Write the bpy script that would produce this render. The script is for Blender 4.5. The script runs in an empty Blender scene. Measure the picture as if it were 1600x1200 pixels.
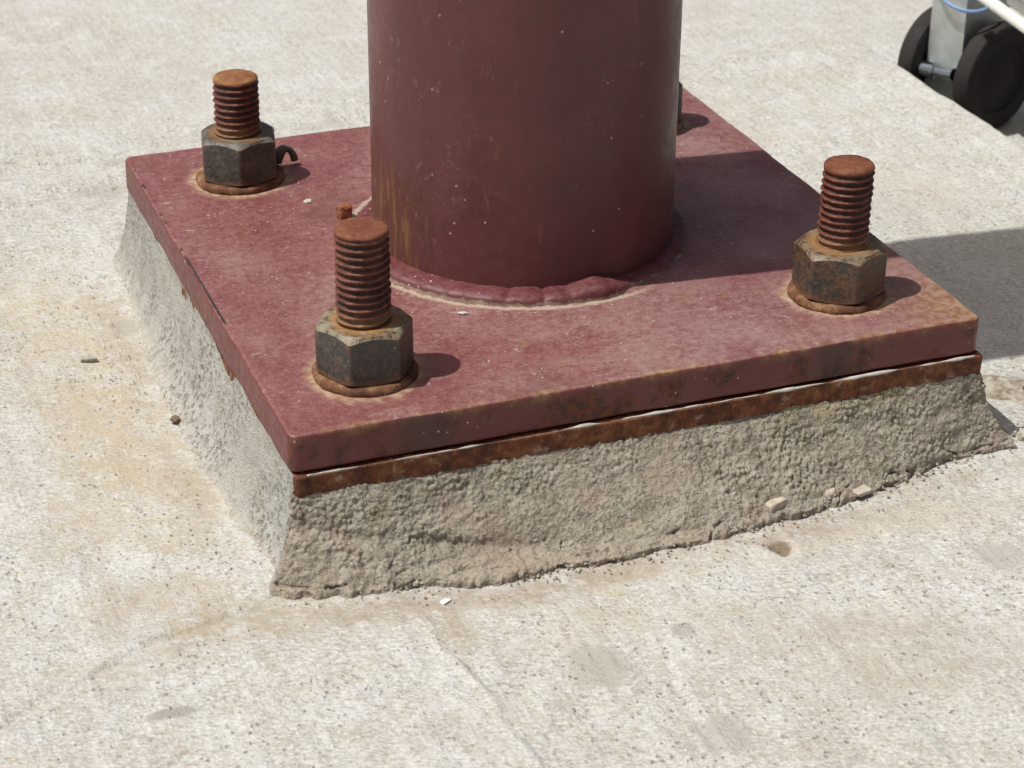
import bpy, math, random
import numpy as np

# ------------------------------------------------------------------ camera, light, exposure
scene = bpy.context.scene
cam_data = bpy.data.cameras.new("camera")
cam = bpy.data.objects.new("camera", cam_data)
scene.collection.objects.link(cam)
cam.location = (-0.17892, -0.70163, 0.40184)
cam.rotation_mode = 'XYZ'
cam.rotation_euler = (1.08648, -0.00640, -0.36191)
cam_data.sensor_fit = 'HORIZONTAL'
cam_data.sensor_width = 36.0
cam_data.lens = 36.0 * 2.14373
cam_data.clip_start = 0.02
cam_data.clip_end = 500.0
cam_data.dof.use_dof = True
cam_data.dof.focus_distance = 0.93
cam_data.dof.aperture_fstop = 26.0
scene.camera = cam

SUN_EL, SUN_AZ = math.radians(65.6), math.radians(174.2)     # azimuth from +x, counter-clockwise
world = bpy.data.worlds.new("World")
scene.world = world
world.use_nodes = True
wn = world.node_tree
for n in list(wn.nodes):
    wn.nodes.remove(n)
sky = wn.nodes.new('ShaderNodeTexSky')
sky.sky_type = 'NISHITA'
sky.sun_disc = False
sky.sun_elevation = SUN_EL
sky.sun_rotation = math.pi / 2 - SUN_AZ
sky.air_density = 0.6
sky.dust_density = 7.0
sky.ozone_density = 0.6
bg = wn.nodes.new('ShaderNodeBackground')
bg.inputs['Strength'].default_value = 0.064
wo = wn.nodes.new('ShaderNodeOutputWorld')
wn.links.new(sky.outputs[0], bg.inputs[0])
wn.links.new(bg.outputs[0], wo.inputs[0])

sun_data = bpy.data.lights.new("sun", 'SUN')
sun_data.energy = 3.5
sun_data.angle = math.radians(0.53)
sun_data.color = (1.0, 0.986, 0.945)
sun = bpy.data.objects.new("sun", sun_data)
scene.collection.objects.link(sun)
sun.rotation_mode = 'XYZ'
sun.rotation_euler = (0.0, math.pi / 2 - SUN_EL, SUN_AZ)

scene.view_settings.view_transform = 'Standard'
scene.view_settings.look = 'None'
scene.view_settings.exposure = 0.0
scene.view_settings.gamma = 1.0
scene.view_settings.use_curve_mapping = False

# ------------------------------------------------------------------ constants (metres, z = 0 is the top of the base plate)
G = -0.058            # top of the concrete pad
LOW = -0.093          # the ground beyond the pad
S = 0.300             # plate side
TH = 0.0164           # plate thickness
CX, CY, TR = 0.1507, 0.1486, 0.0677

# ------------------------------------------------------------------ numpy noise
def _h(ix, iy, iz, seed):
    n = (ix.astype(np.int64) * 374761393 + iy.astype(np.int64) * 668265263 + iz.astype(np.int64) * 2147483647 + seed * 1274126177) & 0xFFFFFFFF
    n = ((n ^ (n >> 13)) * 1274126177) & 0xFFFFFFFF
    n = ((n ^ (n >> 16)) * 2246822519) & 0xFFFFFFFF
    n = n ^ (n >> 15)
    return (n & 0xFFFFFF) / float(0xFFFFFF)

def vnoise(P, scale, seed=0):
    Q = P / scale
    I = np.floor(Q).astype(np.int64)
    F = Q - I
    F = F * F * (3 - 2 * F)
    r = 0
    for dx in (0, 1):
        for dy in (0, 1):
            for dz in (0, 1):
                w = (F[:, 0] if dx else 1 - F[:, 0]) * (F[:, 1] if dy else 1 - F[:, 1]) * (F[:, 2] if dz else 1 - F[:, 2])
                r = r + w * _h(I[:, 0] + dx, I[:, 1] + dy, I[:, 2] + dz, seed)
    return r * 2 - 1

def fbm(P, scale, octs=3, seed=0, gain=0.5):
    a, s, r = 1.0, scale, 0
    for k in range(octs):
        r = r + a * vnoise(P, s, seed + 17 * k)
        a *= gain
        s *= 0.5
    return r

def cells(P, scale, seed=0):
    """distance to the nearest jittered point, in cells"""
    Q = P / scale
    I = np.floor(Q).astype(np.int64)
    best = np.full(len(P), 9.0)
    for dx in (-1, 0, 1):
        for dy in (-1, 0, 1):
            for dz in (-1, 0, 1):
                jx, jy, jz = I[:, 0] + dx, I[:, 1] + dy, I[:, 2] + dz
                px = jx + _h(jx, jy, jz, seed) - Q[:, 0]
                py = jy + _h(jx, jy, jz, seed + 5) - Q[:, 1]
                pz = jz + _h(jx, jy, jz, seed + 11) - Q[:, 2]
                best = np.minimum(best, px * px + py * py + pz * pz)
    return np.sqrt(best)

def sstep(a, b, x):
    t = np.clip((x - a) / (b - a), 0, 1)
    return t * t * (3 - 2 * t)

# ------------------------------------------------------------------ object helpers
def link(o, parent=None):
    scene.collection.objects.link(o)
    if parent is not None:
        o.parent = parent
    return o

def mesh_obj(name, V, F, mat, parent=None, origin=(0, 0, 0), smooth=True, sharp=None, attrs=None):
    """V in world coordinates; the object's origin is put at `origin` (its parent sits there too)."""
    V = np.asarray(V, dtype=np.float64)
    o3 = np.array(origin, dtype=np.float64)
    me = bpy.data.meshes.new(name)
    if isinstance(F, np.ndarray):
        nf, k = F.shape
        me.vertices.add(len(V))
        me.vertices.foreach_set('co', (V - o3).astype(np.float32).ravel())
        me.loops.add(nf * k)
        me.loops.foreach_set('vertex_index', F.astype(np.int32).ravel())
        me.polygons.add(nf)
        me.polygons.foreach_set('loop_start', (np.arange(nf) * k).astype(np.int32))
        me.update(calc_edges=True)
    else:
        me.from_pydata([tuple(v) for v in (V - o3)], [], F)
        me.update()
    me.validate()
    if smooth:
        me.polygons.foreach_set('use_smooth', [True] * len(me.polygons))
        if sharp is not None:
            me.set_sharp_from_angle(angle=math.radians(sharp))
    if attrs:
        for an, av in attrs.items():
            at = me.attributes.new(an, 'FLOAT', 'POINT')
            at.data.foreach_set('value', np.asarray(av, dtype=np.float32))
    me.materials.append(mat)
    o = bpy.data.objects.new(name, me)
    if parent is None:
        o.location = origin
    else:
        pl = np.array(parent.location)
        o.location = tuple(o3 - pl)
    return link(o, parent)

def thing(name, label, cat, loc, group=None):
    o = bpy.data.objects.new(name, None)
    o.empty_display_size = 0.01
    o.location = loc
    link(o)
    return tag(o, label, cat, group)

def tag(o, label, cat, group=None):
    o['label'] = label
    o['category'] = cat
    if group:
        o['group'] = group
    return o

def grid_faces(nu, nv, close_u=False, close_v=False):
    """vertex index = i*nv + j; i in u, j in v"""
    iu = np.arange(nu if close_u else nu - 1)
    jv = np.arange(nv if close_v else nv - 1)
    I, J = np.meshgrid(iu, jv, indexing='ij')
    I2, J2 = (I + 1) % nu, (J + 1) % nv
    return np.stack([(I * nv + J).ravel(), (I2 * nv + J).ravel(), (I2 * nv + J2).ravel(), (I * nv + J2).ravel()], 1)

def revolve(profile, n=64, centre=(0, 0, 0), flip=False):
    """profile: list of (r, z); returns V, F(list) with caps when r == 0 is absent at the ends"""
    pr = np.array(profile)
    a = np.linspace(0, 2 * math.pi, n, endpoint=False)
    V = np.stack([pr[:, 0][None, :] * np.cos(a)[:, None], pr[:, 0][None, :] * np.sin(a)[:, None], np.repeat(pr[:, 1][None, :], n, 0)], -1).reshape(-1, 3)
    V = V + np.array(centre)
    F = grid_faces(n, len(pr), close_u=True)
    return V, F

def tube_mesh(P, r, n=12, cap=True):
    P = np.asarray(P, float)
    m = len(P)
    r = np.broadcast_to(np.asarray(r, float), (m,))
    T = np.gradient(P, axis=0)
    T /= np.linalg.norm(T, axis=1)[:, None]
    up = np.array([0.13, 0.21, 0.97])
    A = np.cross(T, up); A /= np.linalg.norm(A, axis=1)[:, None]
    B = np.cross(T, A)
    a = np.linspace(0, 2 * math.pi, n, endpoint=False)
    V = P[:, None, :] + r[:, None, None] * (np.cos(a)[None, :, None] * A[:, None, :] + np.sin(a)[None, :, None] * B[:, None, :])
    V = V.reshape(-1, 3)
    F = [tuple(int(x) for x in f) for f in grid_faces(m, n, close_v=True)]
    if cap:
        F.append(tuple(range(n)))
        F.append(tuple(range(n * m - 1, n * (m - 1) - 1, -1)))
    return V, F

# ------------------------------------------------------------------ material helper
class Mat:
    def __init__(self, name):
        self.m = bpy.data.materials.new(name)
        self.m.use_nodes = True
        self.t = self.m.node_tree
        for n in list(self.t.nodes):
            self.t.nodes.remove(n)
        self.out = self.t.nodes.new('ShaderNodeOutputMaterial')
        self.b = self.t.nodes.new('ShaderNodeBsdfPrincipled')
        self.t.links.new(self.b.outputs[0], self.out.inputs['Surface'])
        self.geo = self.t.nodes.new('ShaderNodeNewGeometry')
        self.pos = self.geo.outputs['Position']
        self.nrm = self.geo.outputs['True Normal']
    def put(self, sock, v):
        if isinstance(v, bpy.types.NodeSocket):
            self.t.links.new(v, sock)
        elif isinstance(v, (tuple, list)):
            if sock.type == 'RGBA' and len(v) == 3:
                v = (*v, 1.0)
            sock.default_value = v
        else:
            sock.default_value = v
    def math(self, op, a, b=0.0, c=0.0, clamp=False):
        n = self.t.nodes.new('ShaderNodeMath')
        n.operation = op
        n.use_clamp = clamp
        for s, v in zip(n.inputs, (a, b, c)):
            self.put(s, v)
        return n.outputs[0]
    def vmath(self, op, a, b):
        n = self.t.nodes.new('ShaderNodeVectorMath')
        n.operation = op
        self.put(n.inputs[0], a); self.put(n.inputs[1], b)
        return n.outputs['Value'] if op in ('LENGTH', 'DISTANCE', 'DOT_PRODUCT') else n.outputs[0]
    def noise(self, scale, detail=3.0, rough=0.55, vec=None, stretch=None, dist=0.0):
        n = self.t.nodes.new('ShaderNodeTexNoise')
        v = vec if vec is not None else self.pos
        if stretch:
            v = self.vmath('MULTIPLY', v, stretch)
        self.put(n.inputs['Vector'], v)
        n.inputs['Scale'].default_value = scale
        n.inputs['Detail'].default_value = detail
        n.inputs['Roughness'].default_value = rough
        n.inputs['Distortion'].default_value = dist
        return n.outputs[0]
    def voro(self, scale, feature='F1', vec=None, rnd=1.0):
        n = self.t.nodes.new('ShaderNodeTexVoronoi')
        n.feature = feature
        self.put(n.inputs['Vector'], vec if vec is not None else self.pos)
        n.inputs['Scale'].default_value = scale
        n.inputs['Randomness'].default_value = rnd
        return n.outputs
    def rng(self, v, a, b, lo=0.0, hi=1.0, smooth=True):
        n = self.t.nodes.new('ShaderNodeMapRange')
        n.interpolation_type = 'SMOOTHSTEP' if smooth else 'LINEAR'
        for s, x in zip(n.inputs, (v, a, b, lo, hi)):
            self.put(s, x)
        return n.outputs[0]
    def ramp(self, v, stops):
        n = self.t.nodes.new('ShaderNodeValToRGB')
        e = n.color_ramp.elements
        while len(e) < len(stops):
            e.new(0.5)
        for q, (p, c) in zip(e, stops):
            q.position = p
            q.color = (*c, 1.0)
        self.put(n.inputs[0], v)
        return n.outputs[0]
    def mix(self, f, a, b, blend='MIX'):
        n = self.t.nodes.new('ShaderNodeMix')
        n.data_type = 'RGBA'
        n.blend_type = blend
        self.put(n.inputs[0], f); self.put(n.inputs[6], a); self.put(n.inputs[7], b)
        return n.outputs[2]
    def xyz(self, v=None):
        n = self.t.nodes.new('ShaderNodeSeparateXYZ')
        self.put(n.inputs[0], v if v is not None else self.pos)
        return n.outputs
    def attr(self, name):
        n = self.t.nodes.new('ShaderNodeAttribute')
        n.attribute_name = name
        return n.outputs['Fac']
    def add(self, *v):
        r = v[0]
        for x in v[1:]:
            r = self.math('ADD', r, x)
        return r
    def mul(self, a, b):
        return self.math('MULTIPLY', a, b)
    def spot(self, x, y, rx, ry, wob=None, z=G, soft=0.55):
        """soft-edged stain of its own shape, centred on a place in the scene"""
        v = self.vmath('MULTIPLY', self.vmath('SUBTRACT', self.pos, (x, y, z)), (1 / rx, 1 / ry, 0.0))
        d = self.vmath('LENGTH', v, (0, 0, 0))
        if wob is not None:
            d = self.math('ADD', d, wob)
        return self.rng(d, soft, 1.0, 1.0, 0.0)
    def bump(self, *layers):
        """layers of (height, strength, distance), finest last"""
        prev = None
        for h, st, d in layers:
            n = self.t.nodes.new('ShaderNodeBump')
            n.inputs['Strength'].default_value = st
            n.inputs['Distance'].default_value = d
            self.put(n.inputs['Height'], h)
            if prev is not None:
                self.t.links.new(prev, n.inputs['Normal'])
            prev = n.outputs[0]
        self.t.links.new(prev, self.b.inputs['Normal'])
    def done(self, col, rough=0.6, metal=0.0, spec=0.5, coat=0.0):
        self.put(self.b.inputs['Base Color'], col)
        self.put(self.b.inputs['Roughness'], rough)
        self.put(self.b.inputs['Metallic'], metal)
        self.put(self.b.inputs['Specular IOR Level'], spec)
        self.put(self.b.inputs['Coat Weight'], coat)
        return self.m

# ------------------------------------------------------------------ materials
def concrete_material(name, pad=True):
    m = Mat(name)
    rot = m.t.nodes.new('ShaderNodeVectorRotate')
    rot.rotation_type = 'Z_AXIS'
    m.put(rot.inputs['Vector'], m.pos)
    rot.inputs['Angle'].default_value = math.radians(24.0)
    rp = rot.outputs[0]
    big = m.noise(7.0, 4, 0.55)
    mid = m.noise(38.0, 5, 0.65)
    streak = m.noise(520.0, 3, 0.65, vec=rp, stretch=(0.42, 1.0, 1.0))
    fine = m.noise(1350.0, 2, 0.65, vec=rp, stretch=(0.55, 0.9, 1.0))
    coarse = m.noise(150.0, 4, 0.65, vec=rp, stretch=(0.6, 1.0, 1.0))
    col = m.ramp(m.add(m.mul(mid, 0.6), m.mul(big, 0.4)), [(0.36, (0.500, 0.478, 0.420)), (0.48, (0.560, 0.552, 0.500)), (0.60, (0.600, 0.607, 0.580))])
    # pale lime bloom and warm sandy speckle
    col = m.mix(m.rng(streak, 0.50, 0.62, 0.0, 0.42), col, (0.620, 0.628, 0.612))
    col = m.mix(m.rng(streak, 0.47, 0.33, 0.0, 0.55), col, (0.385, 0.36, 0.305))
    col = m.mix(m.rng(coarse, 0.54, 0.65, 0.0, 0.38), col, (0.485, 0.44, 0.375))
    col = m.mix(m.rng(coarse, 0.45, 0.34, 0.0, 0.35), col, (0.62, 0.625, 0.61))
    col = m.mix(m.rng(m.noise(260.0, 4, 0.68, vec=rp, stretch=(0.6, 1.0, 1)), 0.565, 0.65, 0.0, 0.50), col, (0.41, 0.345, 0.285))
    col = m.mix(m.rng(fine, 0.48, 0.34, 0.0, 0.60), col, (0.32, 0.295, 0.25))
    pn = m.noise(26.0, 7, 0.72, stretch=(1.0, 0.7, 1.0), dist=0.35)
    col = m.mix(m.rng(pn, 0.535, 0.61, 0.0, 0.36), col, (0.435, 0.395, 0.330))
    trow = m.noise(240.0, 4, 0.6, stretch=(1.0, 0.07, 1.0))
    tro2 = m.noise(170.0, 4, 0.6, vec=m.vmath('MULTIPLY', m.vmath('ADD', m.pos, m.vmath('MULTIPLY', m.vmath('CROSS_PRODUCT', m.pos, (0, 0, 1)), (0.35, 0.35, 0))), (0.10, 1.0, 1.0)))
    col = m.mix(m.rng(trow, 0.53, 0.66, 0.0, 0.30), col, (0.66, 0.66, 0.635))
    col = m.mix(m.rng(trow, 0.46, 0.34, 0.0, 0.25), col, (0.40, 0.375, 0.325))
    col = m.mix(m.mul(m.rng(tro2, 0.56, 0.66, 0.0, 0.35), m.rng(big, 0.45, 0.6)), col, (0.41, 0.385, 0.335))
    pn2 = m.noise(34.0, 7, 0.74, stretch=(0.8, 1.0, 1.0), dist=0.35, vec=m.vmath('ADD', m.pos, (0.41, 0.2, 0.0)))
    col = m.mix(m.rng(pn2, 0.53, 0.62, 0.0, 0.42), col, (0.655, 0.66, 0.64))
    col = m.mix(m.rng(pn2, 0.46, 0.40, 0.0, 0.18), col, (0.44, 0.42, 0.375))
    # tiny ochre specks
    rag = m.mul(m.noise(900.0, 2, 0.6), 0.55)
    oc = m.voro(190.0)
    col = m.mix(m.mul(m.rng(m.math('ADD', oc['Distance'], rag), 0.37, 0.46, 0.75, 0.0), m.rng(m.noise(23.0, 2), 0.56, 0.64)), col, (0.46, 0.31, 0.13))
    # pits, darker inside
    pv = m.voro(300.0, vec=m.vmath('MULTIPLY', m.pos, (1.0, 0.7, 1.0)))
    pit = m.mul(m.rng(m.math('ADD', pv['Distance'], rag), 0.37, 0.47, 1.0, 0.0), m.rng(m.noise(41.0, 3, 0.6), 0.47, 0.58))
    pv2 = m.voro(120.0, vec=m.vmath('ADD', m.pos, (0.3, 0.7, 0.1)))
    grain = m.noise(860.0, 3, 0.7, vec=rp, stretch=(0.5, 0.9, 1.0))
    col = m.mix(m.rng(grain, 0.565, 0.645, 0.0, 0.72), col, (0.345, 0.290, 0.225))
    col = m.mix(m.mul(m.rng(grain, 0.46, 0.38), 0.72), col, (0.72, 0.725, 0.69))
    pit2 = m.mul(m.rng(m.math('ADD', pv2['Distance'], m.mul(rag, 0.6)), 0.22, 0.27, 1.0, 0.0), m.rng(m.noise(17.0, 2, 0.6), 0.50, 0.58))
    pits = m.math('MAXIMUM', pit, pit2)
    col = m.mix(m.mul(pits, 0.50), col, (0.265, 0.230, 0.185))
    if pad:
        wob = m.mul(m.math('SUBTRACT', m.noise(85.0, 4, 0.65), 0.5), 1.5)
        wob2 = m.mul(m.math('SUBTRACT', m.noise(30.0, 4, 0.65), 0.5), 1.8)
        tan = (0.48, 0.42, 0.33)
        for x, y, rx, ry, f, c in (
                (-0.045, 0.25, 0.045, 0.11, 0.65, (0.51, 0.44, 0.32)),
                (-0.045, 0.11, 0.055, 0.11, 0.75, (0.50, 0.42, 0.295)),
                (-0.052, 0.00, 0.050, 0.028, 0.75, tan),
                (-0.020, -0.030, 0.060, 0.022, 0.8, (0.43, 0.37, 0.28)),
                (-0.075, -0.045, 0.035, 0.02, 0.5, (0.44, 0.39, 0.31)),
                (0.155, -0.105, 0.05, 0.035, 0.55, (0.48, 0.435, 0.365)),
                (0.205, -0.135, 0.05, 0.040, 0.6, (0.465, 0.42, 0.35)),
                (0.105, -0.075, 0.06, 0.016, 0.35, (0.53, 0.47, 0.36)),
                (0.15, -0.050, 0.15, 0.018, 0.45, (0.52, 0.455, 0.36)),
                (0.250, -0.050, 0.08, 0.016, 0.4, (0.53, 0.45, 0.35)),
                (0.044, -0.062, 0.014, 0.022, 0.8, (0.42, 0.365, 0.28)),
                (0.345, 0.37, 0.06, 0.07, 0.5, (0.50, 0.455, 0.37)),
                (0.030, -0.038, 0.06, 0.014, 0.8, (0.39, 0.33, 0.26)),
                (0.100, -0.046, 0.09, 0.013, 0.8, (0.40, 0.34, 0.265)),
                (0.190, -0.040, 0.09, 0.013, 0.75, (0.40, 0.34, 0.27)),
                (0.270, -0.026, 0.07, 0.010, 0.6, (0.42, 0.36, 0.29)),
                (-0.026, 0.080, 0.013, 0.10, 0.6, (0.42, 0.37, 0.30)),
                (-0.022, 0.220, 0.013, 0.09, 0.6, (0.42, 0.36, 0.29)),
                (0.43, 0.26, 0.05, 0.06, 0.45, (0.52, 0.46, 0.37)),
                (0.335, 0.475, 0.04, 0.012, 0.7, (0.47, 0.405, 0.295)),
                (0.10, 0.465, 0.03, 0.02, 0.4, tan)):
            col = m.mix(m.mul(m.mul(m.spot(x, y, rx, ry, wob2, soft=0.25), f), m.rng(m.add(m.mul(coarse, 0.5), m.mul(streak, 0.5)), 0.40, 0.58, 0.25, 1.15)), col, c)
        for x, y, rx, ry, f, c in (
                (0.0860, -0.0990, 0.0140, 0.0160, 0.85, (0.44, 0.42, 0.365)),
                (0.2640, -0.0850, 0.0120, 0.0150, 0.8, (0.44, 0.42, 0.375)),
                (0.110, -0.153, 0.0130, 0.0140, 0.75, (0.42, 0.405, 0.355)),
                (-0.0655, -0.0745, 0.0120, 0.0045, 0.9, (0.36, 0.345, 0.31)),
                (0.006, 0.400, 0.022, 0.010, 0.55, (0.41, 0.39, 0.345)),
                (0.145, 0.455, 0.022, 0.010, 0.55, (0.43, 0.41, 0.36)),
                (0.026, 0.440, 0.018, 0.008, 0.5, (0.42, 0.40, 0.355)),
                (0.184, -0.0515, 0.0052, 0.0065, 0.95, (0.22, 0.17, 0.115)),
                (-0.018, 0.231, 0.010, 0.012, 0.5, (0.36, 0.33, 0.28)),
                (0.124, -0.090, 0.0065, 0.0060, 0.7, (0.36, 0.34, 0.31)),
                (0.111, -0.058, 0.0050, 0.0030, 0.4, (0.46, 0.36, 0.18)),
                (0.145, -0.055, 0.0040, 0.0024, 0.3, (0.46, 0.37, 0.2)),
                (0.093, -0.064, 0.0040, 0.0024, 0.3, (0.46, 0.36, 0.2))):
            col = m.mix(m.mul(m.spot(x, y, rx, ry, wob), f), col, c)
        for x, y, rx, ry in ((-0.086, 0.012, 0.016, 0.030), (0.034, -0.090, 0.010, 0.06), (-0.03, 0.33, 0.03, 0.04), (0.24, -0.115, 0.04, 0.03)):
            col = m.mix(m.mul(m.mul(m.spot(x, y, rx, ry, wob2, soft=0.2), m.rng(m.add(m.mul(grain, -0.5), m.mul(coarse, 0.5)), -0.06, 0.06)), 0.5), col, (0.69, 0.69, 0.67))
    h = m.add(m.mul(trow, 0.8), m.mul(streak, 0.7), m.mul(fine, 0.55), m.mul(grain, -0.6), m.mul(pits, -0.9))
    m.bump((m.add(mid, m.mul(coarse, 0.8)), 0.6, 0.0016), (h, 1.0, 0.0010))
    return m.done(col, 0.9, spec=0.25)

mat_pad = concrete_material('weathered_pale_concrete')
mat_low = concrete_material('smooth_pale_concrete', pad=False)

def mortar_material():
    m = Mat('sandy_mortar')
    front = m.attr('front')
    x, y, z = m.xyz()
    grain = m.noise(900.0, 3, 0.65)
    mid = m.noise(110.0, 4, 0.6)
    big = m.noise(24.0, 3, 0.6)
    a = m.ramp(m.add(m.mul(mid, 0.5), m.mul(grain, 0.5)), [(0.36, (0.205, 0.175, 0.130)), (0.50, (0.355, 0.318, 0.250)), (0.64, (0.470, 0.435, 0.360))])
    a = m.mix(m.rng(big, 0.55, 0.68, 0.0, 0.6), a, (0.36, 0.30, 0.165))
    a = m.mix(m.rng(big, 0.46, 0.32, 0.0, 0.55), a, (0.36, 0.27, 0.21))
    b = m.ramp(m.add(m.mul(mid, 0.35), m.mul(grain, 0.65)), [(0.36, (0.31, 0.295, 0.255)), (0.48, (0.43, 0.418, 0.370)), (0.62, (0.505, 0.497, 0.455))])
    pv = m.voro(330.0)
    pits = m.mul(m.rng(m.math('ADD', pv['Distance'], m.mul(m.noise(1100.0, 2), 0.9)), 0.72, 0.86, 1.0, 0.0), m.rng(m.noise(26.0, 3, 0.6), 0.40, 0.62))
    b = m.mix(m.mul(pits, 0.55), b, (0.19, 0.18, 0.155))
    b = m.mix(m.rng(m.noise(30.0, 3), 0.54, 0.66, 0, 0.4), b, (0.52, 0.52, 0.50))
    f = m.rng(m.add(front, m.mul(m.math('SUBTRACT', m.noise(160.0, 4, 0.7), 0.5), 2.6)), 0.30, 0.70)
    col = m.mix(f, b, a)
    # dusty foot running out into the pad
    foot = m.rng(m.add(z, m.mul(m.math('SUBTRACT', mid, 0.5), 0.012)), -0.0535, -0.0575)
    footc = m.mix(m.rng(m.noise(400.0, 3), 0.4, 0.65), (0.47, 0.43, 0.365), (0.56, 0.54, 0.49))
    footf = m.mix(m.rng(grain, 0.35, 0.65), (0.38, 0.315, 0.245), (0.455, 0.40, 0.325))
    col = m.mix(m.mul(foot, 0.85), col, m.mix(f, footc, footf))
    m.bump((mid, 0.5, 0.0014), (m.add(m.mul(grain, 1.0), m.mul(pits, -1.0)), 1.0, 0.0011))
    return m.done(col, 0.92, spec=0.2)
mat_mortar = mortar_material()

def loose_grit_material():
    m = Mat('mortar_crumb')
    col = m.ramp(m.noise(260.0, 4, 0.6), [(0.35, (0.22, 0.18, 0.13)), (0.5, (0.38, 0.33, 0.26)), (0.66, (0.52, 0.48, 0.41))])
    m.bump((m.noise(1200.0, 3), 0.7, 0.0005))
    return m.done(col, 0.9, spec=0.2)
mat_crumb = loose_grit_material()

BOLTS = [(0.0466, 0.2531), (0.0426, 0.0405), (0.2538, 0.0418), (0.2560, 0.2535)]

def plate_paint():
    m = Mat('weathered_oxide_red_paint')
    x, y, z = m.xyz()
    n1 = m.noise(34.0, 5, 0.62)
    n2 = m.noise(240.0, 4, 0.62)
    n3 = m.noise(1500.0, 2, 0.6)
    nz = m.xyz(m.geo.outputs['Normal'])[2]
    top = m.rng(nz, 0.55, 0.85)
    col = m.ramp(m.add(m.mul(n1, 0.5), m.mul(n2, 0.35), m.mul(n3, 0.15)), [(0.36, (0.152, 0.036, 0.039)), (0.5, (0.190, 0.049, 0.047)), (0.62, (0.225, 0.076, 0.070))])
    # chalky dust that settled on the top, thick in patches
    dust = m.mul(m.rng(m.add(m.mul(n1, 0.42), m.mul(n2, 0.40), m.mul(n3, 0.18)), 0.36, 0.60, 0.25, 1.0), top)
    col = m.mix(m.mul(dust, m.rng(m.add(m.noise(9.0, 3, 0.6), m.mul(x, 0.6), m.mul(y, -0.5)), 0.40, 0.66, 0.30, 0.82)), col, (0.325, 0.205, 0.190))
    scuff = m.noise(300.0, 5, 0.78, stretch=(0.65, 1.3, 1.0), dist=1.2)
    sc = m.mul(m.mul(m.rng(scuff, 0.555, 0.65), m.rng(m.noise(40.0, 4, 0.7), 0.46, 0.60)), top)
    col = m.mix(m.mul(sc, 0.7), col, (0.50, 0.43, 0.39))
    mot = m.noise(620.0, 4, 0.7)
    col = m.mix(m.mul(m.rng(mot, 0.52, 0.66, 0.0, 0.32), top), col, (0.40, 0.26, 0.240))
    col = m.mix(m.rng(mot, 0.46, 0.34, 0.0, 0.45), col, (0.115, 0.034, 0.035))
    hs = m.noise(28.0, 2, 0.5, stretch=(1.0, 3.0, 1.0), dist=2.2)
    hl = m.mul(m.mul(m.rng(m.math('ABSOLUTE', m.math('SUBTRACT', hs, 0.5)), 0.001, 0.004, 1.0, 0.0), m.rng(m.noise(31.0, 4, 0.7), 0.50, 0.60)), top)
    col = m.mix(m.mul(hl, 0.4), col, (0.42, 0.30, 0.27))
    stain = m.mul(m.rng(m.noise(16.0, 5, 0.7, dist=0.8), 0.55, 0.66), top)
    col = m.mix(m.mul(stain, 0.35), col, (0.12, 0.045, 0.040))
    # ochre rust blooms
    ru = m.mul(m.rng(m.noise(75.0, 4, 0.68), 0.58, 0.70), m.rng(n2, 0.42, 0.56))
    col = m.mix(m.mul(ru, 0.6), col, (0.26, 0.155, 0.060))
    # sandy rings round the washers
    ring = None
    for bx, by in BOLTS:
        v = m.vmath('MULTIPLY', m.vmath('SUBTRACT', m.pos, (bx, by, 0)), (1, 1, 0))
        d = m.math('ADD', m.vmath('LENGTH', v, (0, 0, 0)), m.mul(m.math('SUBTRACT', m.noise(95.0, 4, 0.65), 0.5), 0.012))
        r = m.rng(d, 0.0208, 0.0268, 1.0, 0.0)
        ring = r if ring is None else m.math('MAXIMUM', ring, r)
    col = m.mix(m.mul(m.mul(ring, top), 0.78), col, m.mix(m.rng(n2, 0.38, 0.62), (0.33, 0.20, 0.11), (0.50, 0.375, 0.25)))
    # dirt line at the weld
    v = m.vmath('MULTIPLY', m.vmath('SUBTRACT', m.pos, (CX, CY, 0)), (1, 1, 0))
    d = m.math('ADD', m.vmath('LENGTH', v, (0, 0, 0)), m.mul(m.math('SUBTRACT', n2, 0.5), 0.006))
    wl = m.rng(m.math('ABSOLUTE', m.math('SUBTRACT', d, 0.0800)), 0.0004, 0.0022, 1.0, 0.0)
    wl = m.mul(wl, m.rng(m.math('SUBTRACT', x, m.mul(y, 0.25)), 0.17, 0.15))
    col = m.mix(m.mul(m.mul(wl, top), 0.8), col, (0.47, 0.39, 0.30))
    # rusty right corner and worn front edges
    cor = m.spot(0.300, 0.006, 0.045, 0.075, m.mul(m.math('SUBTRACT', m.noise(60.0, 4, 0.7), 0.5), 1.8), z=0, soft=0.15)
    col = m.mix(m.mul(m.mul(cor, top), 0.75), col, m.mix(m.rng(n2, 0.4, 0.62), (0.245, 0.115, 0.050), (0.36, 0.24, 0.15)))
    ex = m.math('MINIMUM', m.math('MINIMUM', m.math('ABSOLUTE', y), m.math('ABSOLUTE', m.math('SUBTRACT', x, S))), m.math('ADD', m.math('ABSOLUTE', x), 0.0022))
    edge = m.mul(m.rng(m.math('ADD', ex, m.mul(m.math('ABSOLUTE', z), 0.7)), 0.0016, 0.0036, 1.0, 0.0), m.rng(m.noise(55.0, 4, 0.7), 0.44, 0.62))
    col = m.mix(m.mul(edge, 0.75), col, m.mix(m.rng(n2, 0.4, 0.6), (0.23, 0.11, 0.040), (0.38, 0.25, 0.12)))
    # rust on the front side
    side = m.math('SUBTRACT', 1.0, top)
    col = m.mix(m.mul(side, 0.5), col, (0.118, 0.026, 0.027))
    fr = m.mul(m.mul(m.rng(m.noise(46.0, 5, 0.72), 0.50, 0.60), side), m.rng(z, -0.0005, -0.006))
    fr = m.mul(fr, m.rng(y, 0.006, 0.002))
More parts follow.
